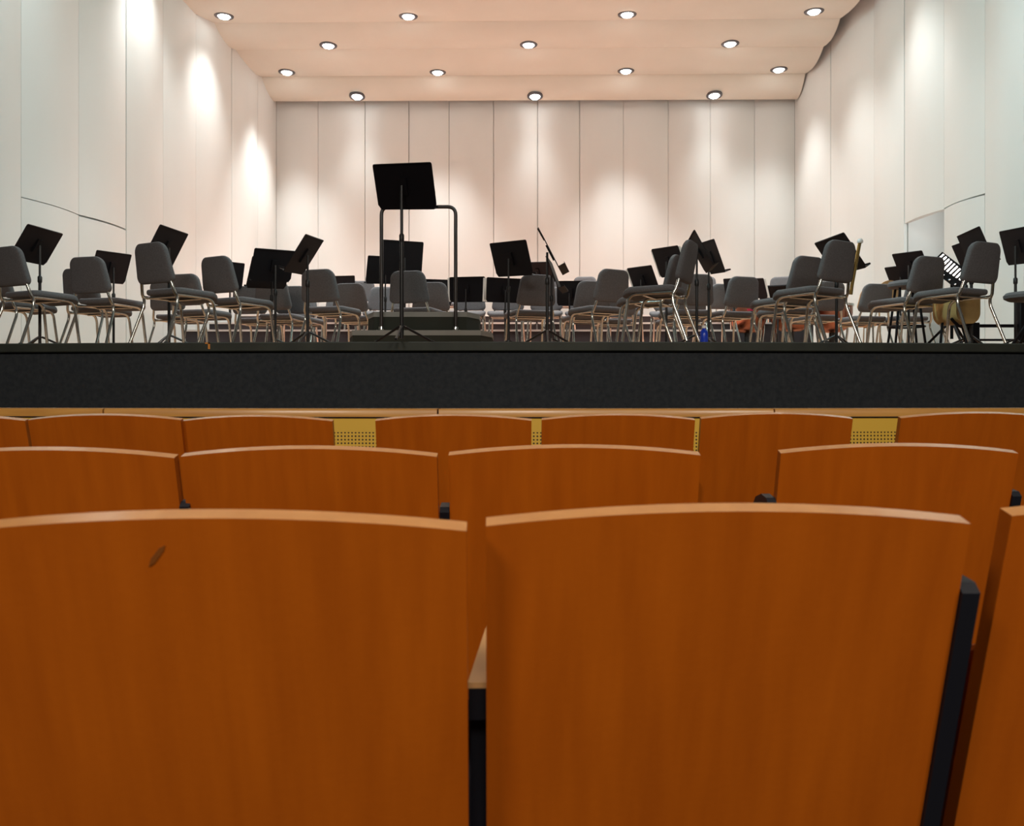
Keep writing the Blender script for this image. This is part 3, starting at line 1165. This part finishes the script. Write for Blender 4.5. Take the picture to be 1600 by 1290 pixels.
def backrest_bm(w=W_S, hgt=.58, th=.022, rise=.021, sag=.012, nx=28, nz=10):
    bm = bmesh.new()
    g = {}
    for side in (0, 1):
        for i in range(nx + 1):
            u = -1 + 2 * i / nx
            for j in range(nz + 1):
                t = j / nz
                ztop = rise * (1 - u * u)
                z = ztop + (-hgt - ztop) * t
                y = sag * (u * u) + side * th + .02 * math.sin(PI * t) * 0
                g[side, i, j] = bm.verts.new((u * w / 2, y, z))
    for i in range(nx):
        for j in range(nz):
            bm.faces.new((g[0, i, j], g[0, i + 1, j], g[0, i + 1, j + 1], g[0, i, j + 1]))
            bm.faces.new((g[1, i, j], g[1, i, j + 1], g[1, i + 1, j + 1], g[1, i + 1, j]))
    for i in range(nx):
        for j in (0, nz):
            bm.faces.new((g[0, i, j], g[1, i, j], g[1, i + 1, j], g[0, i + 1, j])).material_index = 1 if j == 0 else 0
    for j in range(nz):
        for i in (0, nx):
            bm.faces.new((g[0, i, j], g[0, i, j + 1], g[1, i, j + 1], g[1, i, j]))
    eds = [e for e in bm.edges if len(e.link_faces) == 2 and e.calc_face_angle(0) > math.radians(50)]
    bmesh.ops.bevel(bm, geom=eds, offset=.0055, segments=3, affect='EDGES', profile=.5)
    return bm


REC = math.radians(15)
tmp = obj('backrest', backrest_bm(), [M['seat_wood'], M['seat_edge']])
BACK_ME = tmp.data
bpy.data.objects.remove(tmp)
bm = bmesh.new()
out = rounded_outline(.23, .23, 0, .42, .03, .06, 6)
pad(bm, out, .022, lambda u, v, w: Vector((u, .12 + w + .05 * math.sin(PI * v / .42), -.52 + v)))
tmp = obj('seat_pan', bm, M['seat_wood'])
PAN_ME = tmp.data
bpy.data.objects.remove(tmp)


def standard_bm(x, ztop, thick=.020, rake=math.tan(REC), zfloor=-1.0):
    bm = bmesh.new()
    def yy(z):
        return .010 + (-z) * rake * .98
    zb = zfloor
    outl = [(yy(ztop) + .012, ztop - .004), (yy(ztop) + .05, ztop), (yy(ztop) + .09, ztop - .012), (yy(ztop) + .13, ztop - .05),
            (yy(-.55) + .12, -.5), (yy(-.55) + .18, zb), (yy(-.55) - .02, zb), (yy(-.55), -.55), (yy(ztop) + .002, ztop - .014)]
    a = [bm.verts.new((x - thick / 2, y, z)) for y, z in outl]
    b = [bm.verts.new((x + thick / 2, y, z)) for y, z in outl]
    n = len(outl)
    bm.faces.new(a)
    bm.faces.new(b[::-1])
    for k in range(n):
        bm.faces.new((a[k], a[(k + 1) % n], b[(k + 1) % n], b[k]))
    return bm


def theatre_seat(px, D, ycorner, label, group, yaw=0.0, stds=((1, -.08),), arm=None, ws=1.0):
    zc = E - (ycorner - CY) / F * D - .0085
    x = (px - CX) / F * D
    r = tag(empty('theatre_seat', (x, D, 0.0), math.radians(yaw)), label, 'theatre seat', group)
    o = raw('backrest', BACK_ME, r)
    o.location = (0, 0, zc)
    o.rotation_euler = (REC, 0, 0)
    o.scale = (ws, 1, 1)
    o = raw('seat_pan', PAN_ME, r)
    o.location = (0, .06, zc - .14)
    o.rotation_euler = (REC, 0, 0)
    for s, zt_ in stds:
        xo = s * (W_S / 2 * ws + .011)
        bm = standard_bm(xo, zt_, zfloor=-zc)
        o = obj('standard', bm, M['seat_metal'], r, smooth=False)
        o.location = (0, 0, zc)
    if arm:
        xa_, xb_, z_, y0, y1 = arm
        def wedge(bm_, ya, yb, za, zb, ix):
            for v_ in box(bm_, xa_ + ix, xb_, ya, yb, za, zb):
                if v_.co.y > ya + .01 and v_.co.x < xa_ + ix + .001:
                    v_.co.x += .030        # the armrest narrows towards its front end

        bm = bmesh.new()
        wedge(bm, y0, y1, z_ - .007, z_, 0)
        obj('armrest', bm, M['arm_wood'], r, smooth=False)
        bm = bmesh.new()
        wedge(bm, y0 + .001, y1, z_ - .045, z_ - .0075, .001)
        wedge(bm, y0 + .03, y1, 0, z_ - .0455, .003)
        obj('standard', bm, M['seat_metal'], r, smooth=False)
    return r


G1, G2, G3 = 'orange wooden seats of the nearest row', 'orange wooden seats of the second row', 'orange wooden seats of the third row'
# nearest row
A_D = .775
SEAT_A = theatre_seat(728 - .26 * F / A_D, A_D, 827, 'large orange wooden seat back filling the lower left, with a small dark scuff', G1, 2.0, stds=(),
             arm=(.258, .304, E - .354, .158, .45))
theatre_seat(1146.5, .833, 815, 'large orange wooden seat back in the lower middle of the nearest row', G1, 1.5, stds=((1, -.062),))
theatre_seat(1584 + .26 * F / .9, .9, 799, 'orange wooden seat back cut off at the lower right edge', G1, 2.0, stds=((1, -.075),))
# second row
theatre_seat(66, 1.595, 712, 'orange wooden seat back at the left edge of the second row', G2, 0, stds=((1, -.085),))
theatre_seat(480, 1.598, 710, 'orange wooden seat back left of centre in the second row', G2, 0, stds=())
theatre_seat(898.5, 1.624, 708, 'orange wooden seat back in the centre of the second row', G2, 0, stds=((-1, -.105),))
theatre_seat(1410, 1.725, 705, 'orange wooden seat back at the right of the second row, after a wide gap', G2, 0, stds=((-1, -.095), (1, -.08)))
# third row
for px, D, y, lb in ((-84, 2.70, 655, 'orange wooden seat back just showing at the left end of the third row'),
                     (160, 2.69, 654, 'orange wooden seat back second from the left in the third row'),
                     (399, 2.71, 656, 'orange wooden seat back left of the wide yellow perforated gap, third row'),
                     (708, 2.63, 655, 'orange wooden seat back between wide left and narrow yellow gaps, third row'),
                     (967, 2.68, 654, 'orange wooden seat back between the two narrow yellow gaps, third row'),
                     (1216, 2.71, 652, 'orange wooden seat back left of the right wide yellow gap, third row'),
                     (1530, 2.70, 651, 'orange wooden seat back at the right end of the third row')):
    theatre_seat(px, D, y, lb, G3, 0, stds=((1, -.20),))

# dark scuff on the nearest left seat
bm = bmesh.new()
f = [bm.verts.new((x, -.0006, z)) for x, z in ((-.052, -.030), (-.046, -.026), (-.036, -.013), (-.034, -.007), (-.040, -.010), (-.049, -.021))]
b = [bm.verts.new((v.co.x, .002, v.co.z)) for v in f]
bm.faces.new(f)
for k in range(6):
    bm.faces.new((f[k], f[(k + 1) % 6], b[(k + 1) % 6], b[k]))
o = obj('scuff', bm, mat('dark_scuff', (.21, .058, .006, 1), .5), next(c for c in SEAT_A.children if c.name.startswith('backrest')), smooth=False)
o['label'] = 'small dark scuff'
# ------------------------------------------------------------------ pit rail
def rail_D(x):
    return 3.60 + .016 * x * x


JX = [(p - CX) / F * 3.62 for p in (-760, 157, 685, 1209, 2200)]
RL = ['honey wood pit rail section with a yellow perforated panel, at the left end',
      'honey wood pit rail section over the left wide perforated gap',
      'honey wood pit rail section in the middle, over the two narrow perforated gaps',
      'honey wood pit rail section over the right wide perforated gap']
for i in range(4):
    x0, x1 = JX[i] + .004, JX[i + 1] - .004
    r = tag(empty('pit_rail', ((x0 + x1) / 2, 3.6, E - .148)), RL[i], 'railing', 'pit rail sections in front of the stage')
    cx_ = (x0 + x1) / 2
    bm = bmesh.new()
    N = 8
    pr = [(-.012, 0), (-.012, .028), (-.006, .036), (.10, .036), (.10, 0)]
    rg = [[bm.verts.new((x - cx_, rail_D(x) - 3.6 + o, z)) for o, z in pr] for x in (x0 + (x1 - x0) * k / N for k in range(N + 1))]
    for a, b in zip(rg[:-1], rg[1:]):
        for k in range(len(pr)):
            k2 = (k + 1) % len(pr)
            bm.faces.new((a[k], a[k2], b[k2], b[k]))
    bm.faces.new(rg[0])
    bm.faces.new(rg[-1][::-1])
    obj('cap', bm, M['rail_wood'], r)
    bm = bmesh.new()
    rg = [[bm.verts.new((x - cx_, rail_D(x) - 3.6 + o, z)) for o, z in ((.004, -.85), (.004, -.006), (.05, -.006), (.05, -.85))]
          for x in (x0 + (x1 - x0) * k / N for k in range(N + 1))]
    for a, b in zip(rg[:-1], rg[1:]):
        for k in range(4):
            bm.faces.new((a[k], a[(k + 1) % 4], b[(k + 1) % 4], b[k]))
    bm.faces.new(rg[0])
    bm.faces.new(rg[-1][::-1])
    obj('perforated_panel', bm, M['perf'], r)

# ------------------------------------------------------------------ house lights over the audience
def area(name, loc, size, energy, col, target):
    ld = bpy.data.lights.new(name, 'AREA')
    ld.size = size
    ld.energy = energy
    ld.color = col
    o = bpy.data.objects.new(name, ld)
    o.location = loc
    o.rotation_euler = (Vector(target) - Vector(loc)).to_track_quat('-Z', 'Y').to_euler()
    C.objects.link(o)


def fill_spot(name, loc, target, energy, angle, col=(.60, .98, 1)):
    ld = bpy.data.lights.new(name, 'SPOT')
    ld.energy = energy
    ld.spot_size = math.radians(angle)
    ld.spot_blend = 1.0
    ld.shadow_soft_size = .25
    ld.color = col
    o = bpy.data.objects.new(name, ld)
    o.location = loc
    o.rotation_euler = (Vector(target) - Vector(loc)).to_track_quat('-Z', 'Y').to_euler()
    C.objects.link(o)


# unseen fill lights, added to brighten and cool the two side walls
fill_spot('side_wall_fill', (2.6, 5.4, 7.2), (-6.0, 8.6, 3.6), 1150, 84)
fill_spot('side_wall_fill', (-2.4, 5.4, 7.2), (6.3, 8.8, 3.8), 1600, 84)
for x, w in ((-3.4, 134), (0.2, 150), (3.6, 124)):
    area('house_light', (x, -3.2, 4.6), 1.2, w, (1, .93, .82), (x * .4, 2.2, .6))

ld = bpy.data.lights.new('passage_fill', 'POINT')  # fill light added to brighten the passage, no fixture there
ld.energy = 7
ld.shadow_soft_size = .12
pl = bpy.data.objects.new('passage_fill', ld)
pq = (PR[3] + PR[4]) / 2 - inR * .55
pl.location = (pq.x, pq.y - .1, E + 2.25)
C.objects.link(pl)

w = bpy.data.worlds.new('hall')
bpy.context.scene.world = w
w.use_nodes = True
w.node_tree.nodes['Background'].inputs[0].default_value = (1, .9, .8, 1)
w.node_tree.nodes['Background'].inputs[1].default_value = .05

sc = bpy.context.scene
sc.view_settings.view_transform = 'Standard'
sc.view_settings.look = 'None'
sc.view_settings.gamma = 1
sc.view_settings.exposure = 0.0
sc.cycles.use_denoising = True
sc.cycles.max_bounces = 8
sc.cycles.diffuse_bounces = 5
sc.cycles.glossy_bounces = 4
sc.cycles.sample_clamp_indirect = 6
